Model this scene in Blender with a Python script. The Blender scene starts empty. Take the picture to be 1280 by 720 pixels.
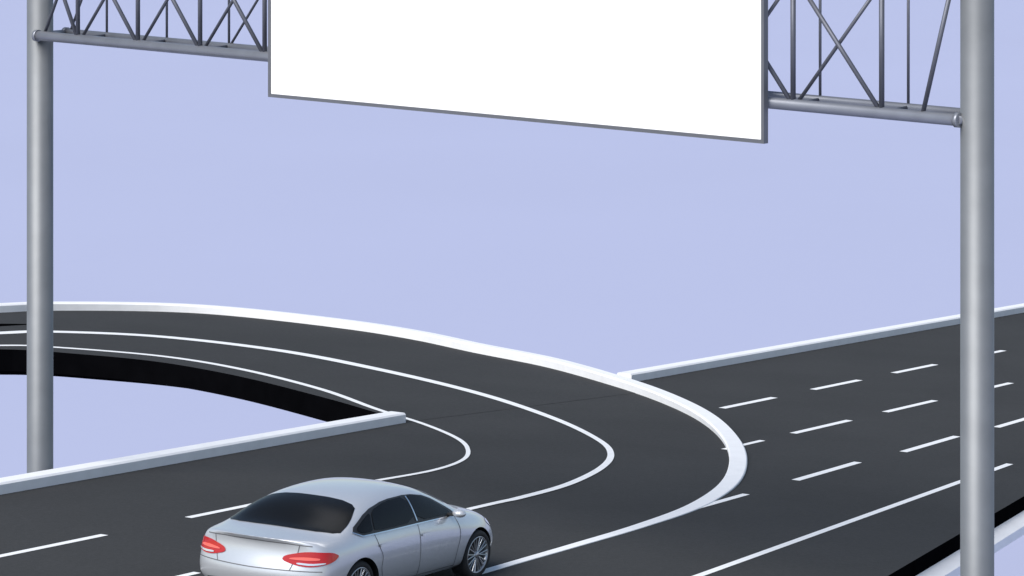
import bpy, bmesh, math, random
from mathutils import Vector, Matrix
from mathutils.bvhtree import BVHTree
random.seed(4)
scene=bpy.context.scene
CAMZ=28.0
AX,BY=-0.05,-0.075           # gentle grade of the interchange deck
def gz(x,y,off=0.0): return CAMZ-8.0+AX*x+BY*y+off
DU=(0.484,0.875); DN=(0.875,-0.484)
def hw(s,d): # highway frame: s along, d across from far kerb
    dd=d-30.7
    return (s*DU[0]+dd*DN[0], s*DU[1]+dd*DN[1])

# ---------------------------------------------------------------- materials
def mat(name,col,rough=.6,metal=0,noise=0,nscale=5,bump=0,bscale=40,coat=0,spec=.5,emis=None,objc=False):
    m=bpy.data.materials.new(name); m.use_nodes=True
    nt=m.node_tree; b=nt.nodes["Principled BSDF"]
    b.inputs["Base Color"].default_value=(*col,1); b.inputs["Roughness"].default_value=rough
    b.inputs["Metallic"].default_value=metal; b.inputs["Coat Weight"].default_value=coat
    b.inputs["Coat Roughness"].default_value=.06
    b.inputs["Specular IOR Level"].default_value=spec
    tc=nt.nodes.new("ShaderNodeTexCoord")
    if noise:
        n=nt.nodes.new("ShaderNodeTexNoise"); n.inputs["Scale"].default_value=nscale; n.inputs["Detail"].default_value=6
        nt.links.new(tc.outputs["Object"],n.inputs["Vector"])
        r=nt.nodes.new("ShaderNodeMapRange"); r.inputs[1].default_value=.3; r.inputs[2].default_value=.7
        r.inputs[3].default_value=1-noise; r.inputs[4].default_value=1+noise
        nt.links.new(n.outputs["Fac"],r.inputs[0])
        v=nt.nodes.new("ShaderNodeVectorMath"); v.operation='SCALE'; v.inputs[0].default_value=col
        nt.links.new(r.outputs[0],v.inputs["Scale"]); nt.links.new(v.outputs[0],b.inputs["Base Color"])
    if bump:
        n2=nt.nodes.new("ShaderNodeTexNoise"); n2.inputs["Scale"].default_value=bscale; n2.inputs["Detail"].default_value=4
        nt.links.new(tc.outputs["Object"],n2.inputs["Vector"])
        bp=nt.nodes.new("ShaderNodeBump"); bp.inputs["Strength"].default_value=bump; bp.inputs["Distance"].default_value=.01
        nt.links.new(n2.outputs["Fac"],bp.inputs["Height"]); nt.links.new(bp.outputs[0],b.inputs["Normal"])
    if emis:
        b.inputs["Emission Color"].default_value=(*emis[0],1); b.inputs["Emission Strength"].default_value=emis[1]
    return m
M_asph=mat("asphalt",(.043,.044,.045),.9,0,.08,.35,.5,30,spec=.15)
nt=M_asph.node_tree; b=nt.nodes["Principled BSDF"]
l=[x for x in nt.links if x.to_socket==b.inputs["Base Color"]][0]; src=l.from_socket
tc=[n for n in nt.nodes if n.type=='TEX_COORD'][0]
n=nt.nodes.new("ShaderNodeTexNoise"); n.inputs["Scale"].default_value=14; n.inputs["Detail"].default_value=8; n.inputs["Roughness"].default_value=.7
nt.links.new(tc.outputs["Object"],n.inputs["Vector"])
r=nt.nodes.new("ShaderNodeMapRange"); r.inputs[1].default_value=.3; r.inputs[2].default_value=.7; r.inputs[3].default_value=.86; r.inputs[4].default_value=1.14
nt.links.new(n.outputs["Fac"],r.inputs[0])
v=nt.nodes.new("ShaderNodeVectorMath"); v.operation='SCALE'; nt.links.new(src,v.inputs[0]); nt.links.new(r.outputs[0],v.inputs["Scale"])
nt.links.new(v.outputs[0],b.inputs["Base Color"])
M_line=mat("road_paint",(.88,.88,.87),.6,0,.04,6)
M_kerbtop=mat("kerb_white",(.88,.88,.88),.6,0,.03,3)
M_kerbface=mat("kerb_concrete",(.84,.84,.84),.7,0,.04,3)
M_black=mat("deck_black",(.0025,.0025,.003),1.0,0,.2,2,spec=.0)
M_conc=mat("pale_concrete",(.86,.86,.87),.7,0,.04,2)
M_pier=mat("pier_concrete",(.42,.42,.44),.8,0,.1,1.2)
M_ground=mat("hazy_lavender_ground",(.405,.432,.59),.95,0,.015,.02,spec=.1)
M_steel=mat("galvanised_steel",(.19,.20,.21),.5,.35,.07,2.5)
M_steeld=mat("truss_steel",(.12,.125,.15),.5,.4,.1,4)
M_chord=mat("chord_steel",(.27,.28,.31),.4,.5,.06,4)
M_board=mat("blank_white_panel",(.95,.95,.95),.45,0,.01,2)
M_frame=mat("panel_frame",(.16,.165,.18),.45,.4,.05,4)

def add(name,verts,faces,mats,fm=None,smooth=False,parent=None):
    me=bpy.data.meshes.new(name); me.from_pydata([tuple(v) for v in verts],[],faces); me.update()
    for m in (mats if isinstance(mats,list) else [mats]): me.materials.append(m)
    if fm:
        for p,i in zip(me.polygons,fm): p.material_index=i
    if smooth:
        for p in me.polygons: p.use_smooth=True
    bm=bmesh.new(); bm.from_mesh(me); bmesh.ops.recalc_face_normals(bm,faces=bm.faces); bm.to_mesh(me); bm.free()
    o=bpy.data.objects.new(name,me); scene.collection.objects.link(o)
    if parent: o.parent=parent
    return o
def empty(name):
    e=bpy.data.objects.new(name,None); scene.collection.objects.link(e); return e

def cat(pts,n=10):
    out=[]; P=[tuple(2*a-b for a,b in zip(pts[0],pts[1]))]+list(pts)+[tuple(2*a-b for a,b in zip(pts[-1],pts[-2]))]
    for i in range(1,len(P)-2):
        p0,p1,p2,p3=P[i-1:i+3]
        for k in range(n):
            t=k/n
            out.append(tuple(.5*((2*b)+(-a+c)*t+(2*a-5*b+4*c-d)*t*t+(-a+3*b-3*c+d)*t**3) for a,b,c,d in zip(p0,p1,p2,p3)))
    out.append(tuple(pts[-1])); return out
def normals(pl):
    N=[]
    for i in range(len(pl)):
        a=pl[max(0,i-1)]; b=pl[min(len(pl)-1,i+1)]
        tx,ty=b[0]-a[0],b[1]-a[1]; L=math.hypot(tx,ty) or 1
        N.append((ty/L,-tx/L))
    return N
def ribbon(name,pl,off,m,parent=None):
    N=normals(pl); V=[];F=[]
    for (x,y,w),(nx,ny) in zip(pl,N):
        for s in (-.5,.5):
            X,Y=x+nx*w*s,y+ny*w*s; V.append((X,Y,gz(X,Y,off)))
    for i in range(len(pl)-1): F.append((2*i,2*i+1,2*i+3,2*i+2))
    return add(name,V,F,m,parent=parent)
def kerb(name,pl,parent=None,base=-.0):
    N=normals(pl); V=[];F=[];fm=[]
    for (x,y,w,h),(nx,ny) in zip(pl,N):
        c=min(.03,h*.35)
        for s,z in ((-w/2,base),(-w/2,h-c),(-w/2+c,h),(w/2-c,h),(w/2,h-c),(w/2,base)):
            X,Y=x+nx*s,y+ny*s; V.append((X,Y,gz(X,Y,z)))
    for i in range(len(pl)-1):
        for j in range(5):
            F.append((6*i+j,6*i+j+1,6*i+6+j+1,6*i+6+j)); fm.append(0 if j in(1,2,3) else 1)
    n=len(pl)-1
    F.append(tuple(range(6))); fm.append(0); F.append(tuple(6*n+j for j in range(6))); fm.append(0)
    return add(name,V,F,[M_kerbtop,M_kerbface],fm,parent=parent)

# ---------------------------------------------------------------- ground
add("ground",[(-6000,-3000,0),(6000,-3000,0),(6000,9000,0),(-6000,9000,0)],[(0,1,2,3)],M_ground)

# ---------------------------------------------------------------- highway
road=empty("highway")
def edge_d(s):
    return max(11.6,min(15.5,13.2-.133*(s-42.65)))
S=[-70+2.5*i for i in range(0,105)]
V=[];F=[]
for s in S:
    e=edge_d(s)
    for d in (-.35,e*.33,e*.66,e):
        x,y=hw(s,d); V.append((x,y,gz(x,y)))
for i in range(len(S)-1):
    for j in range(3): F.append((4*i+j,4*i+j+1,4*i+5+j,4*i+4+j))
add("asphalt_surface",V,F,M_asph,parent=road)
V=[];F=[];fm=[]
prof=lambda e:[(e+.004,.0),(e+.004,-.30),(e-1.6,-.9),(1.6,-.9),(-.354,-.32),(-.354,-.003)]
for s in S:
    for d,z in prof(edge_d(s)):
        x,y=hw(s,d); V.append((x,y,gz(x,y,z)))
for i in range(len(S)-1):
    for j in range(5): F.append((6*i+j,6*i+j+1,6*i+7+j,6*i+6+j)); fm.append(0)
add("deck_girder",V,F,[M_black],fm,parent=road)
V=[];F=[]
for s in S:
    e=edge_d(s)
    for d,z in ((e+.006,-.24),(e+.32,-.28),(e+.32,-.42),(e+.006,-.42)):
        x,y=hw(s,d); V.append((x,y,gz(x,y,z)))
for i in range(len(S)-1):
    for j in range(4):
        k=(j+1)%4; F.append((4*i+j,4*i+k,4*i+4+k,4*i+4+j))
add("edge_ledge",V,F,M_conc,parent=road)
def kline(s0,s1,h=.18,w=.35,d=-.175):
    n=max(2,int((s1-s0)/2)); return [(*hw(s0+(s1-s0)*i/n,d),w,h) for i in range(n+1)]
kerb("far_kerb_near_part",kline(-70,51.4),road)
kerb("far_kerb_far_part",kline(60.75,190),road)
def hline(name,s0,s1,d0,d1,w):
    n=max(1,int((s1-s0)/3)); ribbon(name,[(*hw(s0+(s1-s0)*i/n,d0+(d1-d0)*i/n),w) for i in range(n+1)],.006,M_line,road)
mk=0
for k in range(-14,24):
    s0=58.35+4.55*k
    if k>=0: hline("lane1_dash_%d"%mk,s0,s0+2.55,3.25,3.25,.16); mk+=1
for s0,s1 in ((39.6,41.7),(34.9,37.5),(30.3,32.9),(25.6,28.2),(21,23.6)): hline("lane1_dash_%d"%mk,s0,s1,3.25,3.25,.13); mk+=1
for k in range(0,24):
    s0=56.0+4.6*k; hline("lane2_dash_%d"%k,s0,s0+2.75,5.85,5.85,.15)
hline("lane2_stub",52.9,54.6,5.85,5.85,.12)
hline("lane2_back",5,36.0,5.9,5.9,.12)
for k in range(0,22):
    s0=50.4+4.9*k; hline("lane3_dash_%d"%k,s0,s0+2.95,8.38,8.3,.15)
hline("lane3_stub",45.6,48.3,8.47,8.42,.13)
hline("lane4_solid",5,55.4,12.9,10.42,.13)
hline("lane4_solid_far",57.2,190,10.4,10.4,.13)

# ---------------------------------------------------------------- ramp
ramp=empty("curved_ramp")
EXT=[(-23,48),(-22.6,56),(-21.5,62),(-19.2,67.5),(-16,71.8)]
R0=[(-13.4,74.46),(-12.14,75.87),(-11.02,76.9),(-8.59,77.9),(-6.64,77.7),(-4.0,76.15),(-2.23,74.46),(-.72,72.28),(.88,70.14),(2.19,67.47),(3.09,65.14),(3.75,62.53),(4.05,59.8),(4.03,56.99),(3.68,54.13),(2.96,51.51),(1.97,49.25),(.94,47.22),(.11,45.63),(-.55,44.37),(-1.09,43.43),(-4,38.1),(-10,27.3)]
W0=[.35]*12+[.33,.32,.30,.26,.2,.17,.15,.14,.14,.14,.14]
H0=[.19]*9+[.18,.16,.13,.09,.06,.035,.02]+[.012]*7
full=[(a,b,.35,.19) for a,b in EXT]+[(a,b,w,h) for (a,b),w,h in zip(R0,W0,H0)]
kerb("outer_parapet",cat(full,8),ramp)
R1=[(-12.64,70.0),(-11.41,71.31),(-10.34,72.1),(-7.95,72.2),(-5.12,70.6),(-2.71,67.83),(-.65,64.68),(.77,61.51),(1.55,58.88),(1.76,57.08),(1.55,55.25),(.93,53.13),(.13,51.43),(-.5,50.33),(-3.2,45.4),(-6,40.3)]
W1=[.42,.42,.42,.40,.36,.30,.24,.18,.13,.12,.13,.15,.15,.13,.12,.12]
R1e=[(-20.3,48,.3),(-19.8,56,.3),(-18.4,61.5,.35),(-15.6,66.8,.4)]
ribbon("ramp_centre_line",cat(R1e+[(a,b,w) for (a,b),w in zip(R1,W1)][:15],10),.012,M_line,ramp)
R2=[(-11.04,68.9),(-9.9,69.1),(-7.54,68.45),(-5.68,66.84),(-3.85,64.16),(-2.61,61.51),(-1.64,59.67),(-.99,57.96),(-.78,56.59),(-.86,55.28),(-1.35,53.89),(-2.32,52.32)]
W2=[.22,.22,.22,.2,.17,.14,.12,.1,.08,.08,.1,.12]
ribbon("ramp_inner_line",cat([(-17.2,48,.2),(-16.8,56,.2),(-15.5,62,.2),(-13.0,67.3,.2)]+[(a,b,w) for (a,b),w in zip(R2,W2)],10),.012,M_line,ramp)
RI=[(-16.6,48),(-16.2,56),(-14.9,61.5),(-12.9,66.6),(-10.92,68.27),(-9.2,68.12),(-7.41,67.4),(-5.58,65.61),(-3.78,63.02),(-2.76,61.33),(-1.98,59.89)]
ro=[(a,b) for a,b in EXT]+R0[:10]+[(2.65,66.3)]
A=cat(ro,12); B=cat(RI,12)
def resample(pl,n):
    L=[0]
    for i in range(1,len(pl)): L.append(L[-1]+math.dist(pl[i],pl[i-1]))
    out=[];j=0
    for k in range(n+1):
        t=L[-1]*k/n
        while j<len(L)-2 and L[j+1]<t: j+=1
        f=(t-L[j])/max(1e-9,L[j+1]-L[j]); out.append(tuple(a+(b-a)*f for a,b in zip(pl[j],pl[j+1])))
    return out
A=resample(A,120); B=resample(B,120)
V=[];F=[]
for a,b in zip(A,B):
    for t in (0,.33,.66,1):
        x=a[0]+(b[0]-a[0])*t; y=a[1]+(b[1]-a[1])*t; V.append((x,y,gz(x,y,.004)))
for i in range(120):
    for j in range(3): F.append((4*i+j,4*i+j+1,4*i+5+j,4*i+4+j))
add("ramp_asphalt",V,F,M_asph,parent=ramp)
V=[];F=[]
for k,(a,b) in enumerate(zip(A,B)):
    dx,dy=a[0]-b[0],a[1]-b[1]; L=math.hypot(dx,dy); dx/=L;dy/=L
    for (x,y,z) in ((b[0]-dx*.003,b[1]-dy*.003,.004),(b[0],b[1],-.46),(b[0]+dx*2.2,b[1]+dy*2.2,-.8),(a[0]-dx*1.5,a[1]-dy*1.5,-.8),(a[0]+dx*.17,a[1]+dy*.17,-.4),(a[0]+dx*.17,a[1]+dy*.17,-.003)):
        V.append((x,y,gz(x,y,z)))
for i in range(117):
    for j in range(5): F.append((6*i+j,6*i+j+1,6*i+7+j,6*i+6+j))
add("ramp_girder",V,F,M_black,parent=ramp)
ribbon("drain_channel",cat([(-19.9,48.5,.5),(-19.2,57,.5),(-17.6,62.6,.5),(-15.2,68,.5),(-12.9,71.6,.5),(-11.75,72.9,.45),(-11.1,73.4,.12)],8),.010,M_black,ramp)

def cyl_between(p,q,r,n=20,cap=True):
    p=Vector(p);q=Vector(q); d=(q-p).normalized(); a=d.orthogonal().normalized(); b=d.cross(a)
    V=[];F=[]
    for c in (p,q):
        for i in range(n):
            t=2*math.pi*i/n; V.append(c+(a*math.cos(t)+b*math.sin(t))*r)
    for i in range(n): F.append((i,(i+1)%n,n+(i+1)%n,n+i))
    if cap: F.append(tuple(range(n))[::-1]); F.append(tuple(range(n,2*n)))
    return V,F
def join(parts):
    V=[];F=[]
    for v,f in parts:
        o=len(V); V+=list(v); F+=[tuple(i+o for i in q) for q in f]
    return V,F
def smooth_tubes(o,ang=40):
    for p in o.data.polygons: p.use_smooth=len(p.vertices)==4
for i,(s,d,par) in enumerate(((-40,7,road),(-10,7,road),(18,7,road),(46,6,road),(74,6,road),(104,6,road),(134,6,road),(164,6,road))):
    x,y=hw(s,d); v,f=cyl_between((x,y,0),(x,y,gz(x,y,-.9)),.9,32)
    smooth_tubes(add("pier_%d"%i,v,f,M_pier,parent=road))
for i,(x,y) in enumerate(((-19.5,50),(-17.4,64.5))):
    v,f=cyl_between((x,y,0),(x,y,gz(x,y,-.8)),.7,32)
    smooth_tubes(add("ramp_pier_%d"%i,v,f,M_pier,parent=ramp))

# ---------------------------------------------------------------- gantry
gan=empty("sign_gantry")
PL=Vector((-7.61,51.6)); GD=Vector((.765,-.644)).normalized(); GN=Vector((-.644,-.765)).normalized()
def G(t,n,z,tilt=True):
    p=PL+GD*t+GN*n; return Vector((p.x,p.y,z-(.006*t if tilt else 0)))
LEN=17.6
ZC=CAMZ-4.42; TH=1.72; top=ZC+TH
for nm,t in (("post_a",0),("post_b",LEN)):
    v,f=cyl_between(G(t,0,0),G(t,0,top+.9),.212,48)
    smooth_tubes(add(nm,v,f,M_steel,parent=gan))
    v,f=join([cyl_between(G(t,0,z),G(t,0,z+.05),.26,32) for z in (top+.9,)]+[cyl_between(G(t,0,0),G(t,0,.4),.45,24)])
    add(nm+"_collar",v,f,M_steel,parent=gan)
FR,BK=.20,-.42
parts=[cyl_between(G(.15,FR,ZC),G(LEN-.15,FR,ZC),.078),cyl_between(G(.15,BK,ZC+.02),G(LEN-.15,BK,ZC+.02),.055),
       cyl_between(G(.15,FR,top),G(LEN-.15,FR,top),.078),cyl_between(G(.15,BK,top),G(LEN-.15,BK,top),.055)]
v,f=join(parts); smooth_tubes(add("chords",v,f,M_chord,parent=gan))
parts=[]
pw=1.38
ts=[LEN-1.30-pw*k for k in range(0,13) if LEN-1.30-pw*k>.5]
ts=[LEN-.24]+ts+[.24]
for i,t in enumerate(ts):
    if 0<i<len(ts)-1:
        parts.append(cyl_between(G(t,FR,ZC),G(t,FR,top),.036,12))
        parts.append(cyl_between(G(t,FR,ZC),G(t,BK,ZC+.02),.028,8)); parts.append(cyl_between(G(t,FR,top),G(t,BK,top),.028,8))
        parts.append(cyl_between(G(t-.0,BK,ZC),G(t,BK,top),.020,10))
    if i<len(ts)-1:
        t2=ts[i+1]
        parts.append(cyl_between(G(t,FR,ZC) if i else G(t-.45,FR,ZC),G(t2,FR,top) if i else G(t,FR,top),.032,10))
        if i: parts.append(cyl_between(G(t2,FR-.07,ZC),G(t,FR-.07,top),.026,10))
        if i and i%3==0: parts.append(cyl_between(G(t2,BK,ZC),G(t,BK,top),.02,8))
v,f=join(parts); smooth_tubes(add("bracing",v,f,M_steeld,parent=gan))
parts=[]
for t,sg in ((0,1),(LEN,-1)):
    for z in (ZC,top):
        for n in (FR,BK): parts.append(cyl_between(G(t+sg*.13,n,z),G(t+sg*.19,n,z),.095,20))
        parts.append(cyl_between(G(t+sg*.16,FR+.03,z),G(t+sg*.16,BK-.03,z),.06,16))
v,f=join(parts); smooth_tubes(add("post_clamps",v,f,M_chord,parent=gan))

# ---------------------------------------------------------------- blank sign board
board=empty("blank_road_sign")
def box(t0,t1,n0,n1,z0,z1):
    V=[G(t,n,z,False) for t in (t0,t1) for n in (n0,n1) for z in (z0,z1)]
    return V,[(0,1,3,2),(4,6,7,5),(0,4,5,1),(2,3,7,6),(0,2,6,4),(1,5,7,3)]
BT0,BT1=5.56,14.62; BZ0=CAMZ-5.02; BZ1=BZ0+4.4
v,f=box(BT0+.05,BT1-.05,.36,.42,BZ0+.05,BZ1-.05); add("panel",v,f,M_board,parent=board)
v,f=join([box(BT0,BT1,.34,.435,BZ0,BZ0+.047),box(BT0,BT1,.34,.435,BZ1-.047,BZ1),box(BT0,BT0+.047,.34,.435,BZ0+.048,BZ1-.048),box(BT1-.047,BT1,.34,.435,BZ0+.048,BZ1-.048)])
add("frame",v,f,M_frame,parent=board)
v,f=join([box(t-.04,t+.04,.285,.338,BZ0+.1,BZ1-.1) for t in (BT0+1,BT0+3.4,BT1-3.4,BT1-1)]); add("back_rails",v,f,M_frame,parent=board)

# ---------------------------------------------------------------- car
car=empty("silver_sedan_car")
P_paint=mat("silver_paint",(.63,.65,.68),.30,.50,.01,30,coat=.7)
P_glass=mat("tinted_glass",(.005,.0055,.006),.22,0,spec=.12)
P_trim=mat("black_trim",(.012,.012,.013),.45)
P_chrome=mat("chrome",(.75,.76,.78),.15,1)
P_seam=mat("panel_gap",(.12,.12,.13),.6)
P_red=mat("tail_lamp_red",(.42,.008,.008),.15,0,coat=.6,emis=((1,.03,.02),.03))
P_redl=mat("tail_lamp_bright",(.75,.12,.09),.15,0,coat=.6,emis=((1,.25,.2),.06))
P_lampw=mat("lamp_clear",(.75,.77,.8),.08,.5,coat=1)
P_tyre=mat("tyre_rubber",(.018,.018,.019),.75)
P_rim=mat("alloy_rim",(.50,.51,.53),.3,.9)
P_disc=mat("brake_disc",(.12,.12,.12),.4,.7)

ST=[
(-2.20,.34,.80,(.775,.78),(.73,.915),(.63,.965),(.48,.985),(.25,.995),1.0),
(-2.02,.27,.865,(.85,.80),(.80,.935),(.70,.985),(.52,1.0),(.27,1.01),1.013),
(-1.72,.24,.895,(.885,.82),(.825,.95),(.73,1.0),(.57,1.025),(.29,1.035),1.04),
(-1.45,.22,.905,(.895,.83),(.83,.96),(.755,1.05),(.64,1.125),(.33,1.15),1.155),
(-1.10,.20,.90,(.89,.83),(.83,.965),(.75,1.14),(.63,1.265),(.34,1.305),1.315),
(-.70,.19,.895,(.885,.83),(.83,.965),(.73,1.19),(.60,1.345),(.34,1.395),1.408),
(-.15,.18,.89,(.88,.82),(.83,.955),(.725,1.19),(.59,1.37),(.34,1.425),1.438),
(.30,.18,.89,(.88,.81),(.825,.945),(.72,1.17),(.585,1.34),(.34,1.39),1.405),
(.65,.18,.89,(.88,.80),(.82,.935),(.72,1.11),(.60,1.23),(.34,1.275),1.29),
(1.0,.19,.895,(.885,.78),(.81,.915),(.725,1.005),(.62,1.06),(.33,1.10),1.11),
(1.22,.20,.90,(.885,.76),(.80,.885),(.70,.94),(.56,.965),(.3,.985),.99),
(1.6,.21,.885,(.865,.71),(.785,.835),(.68,.885),(.52,.91),(.27,.925),.93),
(2.0,.24,.84,(.81,.64),(.735,.74),(.63,.79),(.48,.815),(.25,.83),.835),
(2.2,.30,.74,(.70,.55),(.64,.63),(.55,.67),(.42,.69),(.22,.70),.70)]
def bow(x,y):
    if x<-1.2: return .20*min(1,((-1.2-x)/1.0))**1.5*(abs(y)/.85)**2.2
    if x>1.0: return -.30*min(1,((x-1.0)/1.2))**1.3*(abs(y)/.85)**2
    return 0
rear_x=[-2.10,-2.16,-2.20,-2.25,-2.245,-2.20,-2.185,-2.19,-2.20,-2.20,-2.20]
front_x=[2.10,2.16,2.2,2.24,2.25,2.22,2.20,2.18,2.17,2.165,2.16]
V=[];F=[]
rings=[]
for si,(x,zb,w,p5,p6,p7,p8,p9,zt) in enumerate(ST):
    half=[(0,zb),(w*.6,zb),(w*.93,zb+.02),(w,zb+.16),(w*1.003,min(.6,p5[1]-.1)),p5,p6,p7,p8,p9,(0,zt)]
    def px(i,y):
        X=x
        if si==0: X=rear_x[i]
        if si==len(ST)-1: X=front_x[i]
        return X+bow(X,y)
    L=[];R=[]
    for i,(y,z) in enumerate(half):
        L.append(len(V)); V.append((px(i,y),y,z))
    for i in range(1,10):
        R.append(len(V)); V.append((px(i,half[i][0]),-half[i][0],half[i][1]))
    R=[L[0]]+R+[L[10]]
    rings.append((L,R,half))
for a,b in zip(rings[:-1],rings[1:]):
    for i in range(10):
        F.append((a[0][i],a[0][i+1],b[0][i+1],b[0][i])); F.append((a[1][i],b[1][i],b[1][i+1],a[1][i+1]))
for (L,R,half),xs in ((rings[0],rear_x),(rings[-1],front_x)):
    C=[L[0]]
    for i in range(1,10):
        C.append(len(V)); V.append((xs[i]+(-.015 if xs is rear_x else .02),0,half[i][1]))
    C.append(L[10])
    for i in range(10):
        for Qd in (L,R):
            q=[Qd[i],Qd[i+1],C[i+1],C[i]]; q2=[]
            for k in q:
                if k not in q2: q2.append(k)
            F.append(tuple(q2))
body=add("body_shell",V,F,[P_paint,P_trim],smooth=True,parent=None)
m=body.modifiers.new("s","SUBSURF"); m.levels=3; m.render_levels=3
dg=bpy.context.evaluated_depsgraph_get(); me=bpy.data.meshes.new_from_object(body.evaluated_get(dg))
body.modifiers.clear(); body.data=me
bm=bmesh.new(); bm.from_mesh(me); BV=BVHTree.FromBMesh(bm); bm.free()
AXR,AXF,WR=-1.30,1.37,.335
cut=[]
for ax in (AXR,AXF):
    for sg in (1,-1):
        v,f=cyl_between((ax,sg*.56,WR-.01),(ax,sg*1.2,WR-.01),.385,64); cut.append((v,f))
v,f=join(cut); cutter=add("cutter",v,f,P_trim)
bo=body.modifiers.new("b","BOOLEAN"); bo.operation='DIFFERENCE'; bo.solver='EXACT'; bo.object=cutter
dg=bpy.context.evaluated_depsgraph_get(); dg.update(); me2=bpy.data.meshes.new_from_object(body.evaluated_get(dg))
body.modifiers.clear(); body.data=me2; bpy.data.objects.remove(cutter)
for p in me2.polygons:
    c=p.center
    inside=any((c.x-ax)**2+(c.z-WR+.01)**2<.3858**2 and abs(c.y)>.55 for ax in (AXR,AXF)) and (abs(p.normal.y)<.12 or abs(c.y)<.58)
    p.material_index=1 if (inside or (c.z<.235)) else 0
    p.use_smooth=True
me2.set_sharp_from_angle(angle=math.radians(32))
body.parent=car

def chaikin(p,n):
    for _ in range(n):
        q=[]
        for i in range(len(p)):
            a=p[i];b=p[(i+1)%len(p)]
            q.append((a[0]*.8+b[0]*.2,a[1]*.8+b[1]*.2)); q.append((a[0]*.2+b[0]*.8,a[1]*.2+b[1]*.8))
        p=q
    return p
def project(name,poly,O,A,B,D,off,m,smoothn=2,step=.06):
    O,A,B,D=Vector(O),Vector(A),Vector(B),Vector(D).normalized()
    poly=chaikin(poly,smoothn) if smoothn else poly
    bm=bmesh.new(); vs=[bm.verts.new((a,b,0)) for a,b in poly]; bm.faces.new(vs)
    for ax in (0,1):
        lo=min(p[ax] for p in poly); hi=max(p[ax] for p in poly); k=lo+step
        while k<hi:
            co=[0,0,0]; co[ax]=k; no=[0,0,0]; no[ax]=1
            bmesh.ops.bisect_plane(bm,geom=bm.verts[:]+bm.edges[:]+bm.faces[:],plane_co=co,plane_no=no); k+=step
    bad=[]
    for v in bm.verts:
        o=O+A*v.co.x+B*v.co.y
        hit,nrm,_,_=BV.ray_cast(o,D)
        if hit is None: bad.append(v); continue
        if nrm.dot(D)>0: nrm=-nrm
        v.co=hit+nrm*off
    bmesh.ops.delete(bm,geom=bad,context='VERTS')
    me=bpy.data.meshes.new(name); bm.normal_update(); bm.to_mesh(me); bm.free(); me.materials.append(m)
    for p in me.polygons: p.use_smooth=True
    o=bpy.data.objects.new(name,me); scene.collection.objects.link(o); o.parent=car; return o
def strip(pts,w):
    N=normals(pts); L=[(x+nx*w/2,y+ny*w/2) for (x,y),(nx,ny) in zip(pts,N)]; R=[(x-nx*w/2,y-ny*w/2) for (x,y),(nx,ny) in zip(pts,N)]
    return L+R[::-1]
def side(name,poly,off,m,sm=2,step=.06):
    for sg,nm in ((-1,"r"),(1,"l")):
        project(name+"_"+nm,poly,(0,sg*3,0),(1,0,0),(0,0,1),(0,-sg,0),off,m,sm,step)
def rear(name,poly,off,m,sm=1,step=.06): project(name,poly,(-5,0,0),(0,1,0),(0,0,1),(1,0,0),off,m,sm,step)
side("window_surround",[(-1.40,1.035),(-1.22,.955),(-.2,.955),(.6,.945),(.90,.95),(.86,1.01),(.45,1.235),(.05,1.305),(-.5,1.30),(-.95,1.225)],.004,P_trim,1)
side("front_door_glass",[(.01,.985),(.01,1.285),(.15,1.28),(.42,1.215),(.76,1.02),(.80,.975)],.010,P_glass,1)
side("rear_door_glass",[(-.05,.985),(-.05,1.288),(-.5,1.28),(-.85,1.215),(-.93,1.08),(-.95,.985)],.010,P_glass,1)
side("quarter_glass",[(-.99,.99),(-.97,1.08),(-.90,1.20),(-1.05,1.15),(-1.30,1.04),(-1.20,.99)],.010,P_glass,1)
side("chrome_strip",strip([(-1.38,1.02),(-1.22,.958),(-.6,.952),(0,.95),(.5,.943),(.9,.937)],.014),.012,P_chrome,0)
side("pillar_strip",strip([(-.02,.985),(-.02,1.285)],.022),.014,P_chrome,0)
Q=.70711
project("rear_window",[(-.74,-.47),(.74,-.47),(.70,-.1),(.55,.275),(-.55,.275),(-.70,-.1)],(-3,0,3),(0,1,0),(Q,0,Q),(Q,0,-Q),.006,P_glass,2)
project("windscreen",[(-.70,.04),(.70,.04),(.53,.66),(-.53,.66)],(3,0,3),(0,1,0),(-Q,0,Q),(-Q,0,-Q),.006,P_glass,1)
for nm,pts in (("door_seam_mid",[(-.02,.955),(-.02,.6),(-.04,.28)]),("door_seam_front",[(.86,.93),(.90,.7),(.82,.45),(.80,.28)]),
    ("door_seam_rear",[(-.98,.955),(-.93,.8),(-.86,.66),(-.88,.5),(-.80,.28)]),("sill_seam",[(-.80,.285),(0,.285),(.80,.285)])):
    side(nm,strip(cat(pts,6),.009),.003,P_seam,0,.08)
for x in (.12,-.82): side("door_handle",[(x-.11,.785),(x+.11,.78),(x+.11,.815),(x-.11,.82)],.022,P_paint,1,.04)
rear("trunk_lip",strip([(-.68,.925),(-.4,.945),(0,.95),(.4,.945),(.68,.925)],.012),.003,P_seam,0)
rear("trunk_gap_r",strip([(-.55,.93),(-.53,.80),(-.47,.62)],.010),.003,P_seam,0)
rear("trunk_gap_l",strip([(.55,.93),(.53,.80),(.47,.62)],.010),.003,P_seam,0)
rear("bumper_gap",strip([(-.80,.62),(-.47,.615),(0,.61),(.47,.615),(.80,.62)],.012),.003,P_seam,0)
rear("lower_valance",[(-.70,.26),(.70,.26),(.62,.42),(-.62,.42)],.004,P_trim,1)
def corner(name,poly,off,m,sg,front=False,sm=2,step=.04):
    fx=-1 if front else 1
    D=(Q*fx,-sg*Q,0); Aa=(Q*fx,sg*Q,0); Oo=(-D[0]*5,-D[1]*5,0)
    project(name,poly,Oo,Aa,(0,0,1),D,off,m,sm,step)
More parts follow.
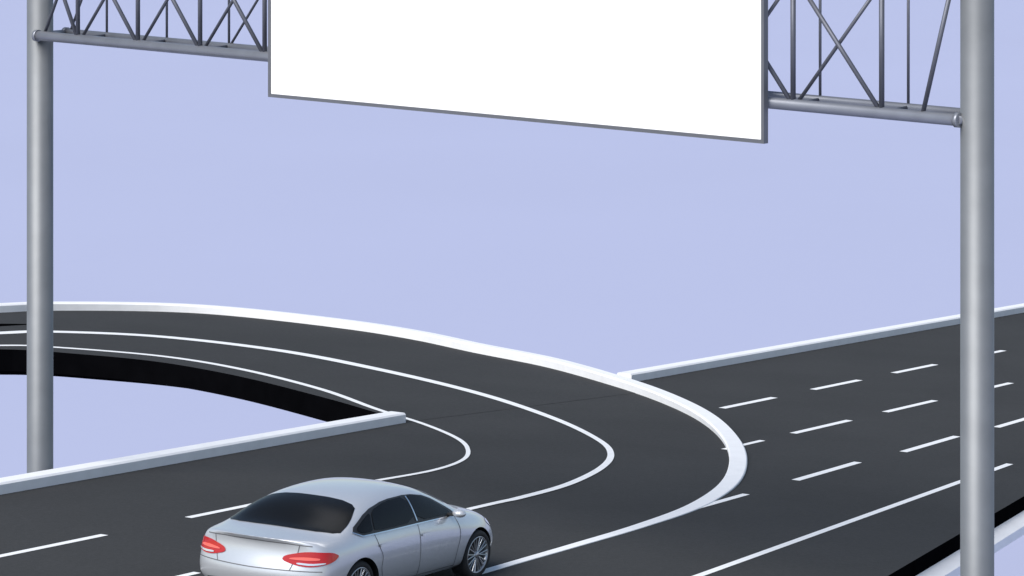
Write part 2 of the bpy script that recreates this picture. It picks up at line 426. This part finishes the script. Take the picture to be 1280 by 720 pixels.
for sg,nm in ((-1,"r"),(1,"l")):
    corner("tail_lamp_"+nm,[(-1.25,.735),(-1.22,.80),(-1.0,.865),(-.72,.85),(-.62,.80),(-.70,.73),(-.95,.67),(-1.1,.68)],.008,P_red,sg)
    corner("tail_lamp_glow_"+nm,[(-1.18,.755),(-1.16,.775),(-1.0,.795),(-.86,.785),(-.86,.76),(-1.0,.75)],.013,P_redl,sg)
    corner("tail_lamp_clear_"+nm,[(-1.10,.70),(-.96,.690),(-.80,.715),(-.80,.732),(-.96,.715),(-1.10,.722)],.014,P_lampw,sg,False,1)
    corner("head_lamp_"+nm,[(-1.20,.60),(-1.16,.69),(-.90,.76),(-.62,.76),(-.70,.66),(-1.0,.58)],.006,P_lampw,sg,True)
project("grille",[(-.42,.42),(.42,.42),(.36,.62),(-.36,.62)],(5,0,0),(0,1,0),(0,0,1),(-1,0,0),.005,P_trim,1)
for sg in (1,-1):
    bm=bmesh.new(); bmesh.ops.create_uvsphere(bm,u_segments=20,v_segments=12,radius=1)
    for v in bm.verts:
        x,y,z=v.co; v.co=(.74+x*.07,sg*.945+y*.085,.995+z*.055)
    me=bpy.data.meshes.new("door_mirror"); bm.to_mesh(me); bm.free(); me.materials.append(P_paint)
    for p in me.polygons: p.use_smooth=True
    o=bpy.data.objects.new("door_mirror",me); scene.collection.objects.link(o); o.parent=car
    v,f=cyl_between((.74,sg*.80,.965),(.73,sg*.93,.985),.025,10); add("mirror_stalk",v,f,P_trim,parent=car)
def lathe(prof,n=56):
    V=[];F=[];k=len(prof)
    for i in range(n):
        t=2*math.pi*i/n
        for r,y in prof: V.append((r*math.cos(t),y,r*math.sin(t)))
    for i in range(n):
        j=(i+1)%n
        for a in range(k-1): F.append((i*k+a,j*k+a,j*k+a+1,i*k+a+1))
    return V,F
def wheel(x,sg,nm):
    w=empty(nm); w.parent=car; w.location=(x,sg*.765,WR); w.rotation_euler=(0,0,0 if sg<0 else math.pi)
    add("tyre",*lathe([(.238,-.085),(.245,-.105),(.275,-.112),(.305,-.108),(.325,-.088),(.333,-.06),(.335,0),(.333,.06),(.325,.085),(.30,.10),(.24,.095),(.225,.09)]),P_tyre,smooth=True,parent=w)
    add("rim_barrel",*lathe([(.252,-.102),(.244,-.112),(.232,-.105),(.222,-.085),(.215,.0),(.215,.09)]),P_rim,smooth=True,parent=w)
    add("brake_disc",*lathe([(.16,-.0),(.16,.02),(.0,.02)],40),P_disc,parent=w)
    add("inner_dark",*lathe([(.215,.06),(.0,.06)],40),P_trim,parent=w)
    parts=[]
    for k in range(10):
        a=2*math.pi*k/10
        for da in (-.085,.085):
            c0=Vector((math.cos(a+da*.5),0,math.sin(a+da*.5))); c1=Vector((math.cos(a+da*1.6),0,math.sin(a+da*1.6)))
            parts.append(cyl_between(c0*.05+Vector((0,-.088,0)),c1*.234+Vector((0,-.098,0)),.0095,8))
    v,f=join(parts); add("spokes",v,f,P_rim,parent=w)
    add("hub",*lathe([(.055,-.07),(.055,-.092),(.035,-.105),(0,-.107)],30),P_rim,smooth=True,parent=w)
wheel(AXR,-1,"wheel_rr");wheel(AXR,1,"wheel_rl");wheel(AXF,-1,"wheel_fr");wheel(AXF,1,"wheel_fl")
yw=math.radians(1.0); hx,hy=DU[0]*math.cos(yw)-DU[1]*math.sin(yw),DU[0]*math.sin(yw)+DU[1]*math.cos(yw)
ux=Vector((hx,hy,AX*hx+BY*hy)).normalized(); nz=Vector((-AX,-BY,1)).normalized(); uy=nz.cross(ux)
cx,cy=hw(36.62,8.0)
Mx=Matrix((ux,uy,nz)).transposed().to_4x4()
Mx=Matrix.Translation((cx,cy,gz(cx,cy,.006)))@Mx@Matrix.Diagonal((1.20,1.15,1.0,1))
car.matrix_world=Mx

# ---------------------------------------------------------------- light
el=math.radians(46); to=Vector((-.62,-.78,0)).normalized()*math.cos(el)+Vector((0,0,math.sin(el)))
sun=bpy.data.lights.new("sun",'SUN'); sun.energy=4.2; sun.angle=math.radians(45); sun.color=(1,.975,.94)
so=bpy.data.objects.new("sun",sun); scene.collection.objects.link(so); so.rotation_euler=to.to_track_quat('Z','Y').to_euler(); so.location=(0,0,80)
w=bpy.data.worlds.new("World"); scene.world=w; w.use_nodes=True
nt=w.node_tree; bg=nt.nodes["Background"]; sk=nt.nodes.new("ShaderNodeTexSky"); sk.sky_type='NISHITA'; sk.sun_disc=False
sk.sun_elevation=el; sk.sun_rotation=math.atan2(to.x,to.y); nt.links.new(sk.outputs[0],bg.inputs[0]); bg.inputs[1].default_value=.12
scene.view_settings.view_transform='Standard'; scene.view_settings.look='None'; scene.view_settings.exposure=0

cam=bpy.data.cameras.new("camera"); co=bpy.data.objects.new("camera",cam); scene.collection.objects.link(co)
co.location=(0,0,CAMZ); co.rotation_euler=(math.radians(90),0,0)
cam.sensor_width=36; cam.lens=112.5; cam.shift_y=-.5156; cam.clip_start=.5; cam.clip_end=20000
scene.camera=co
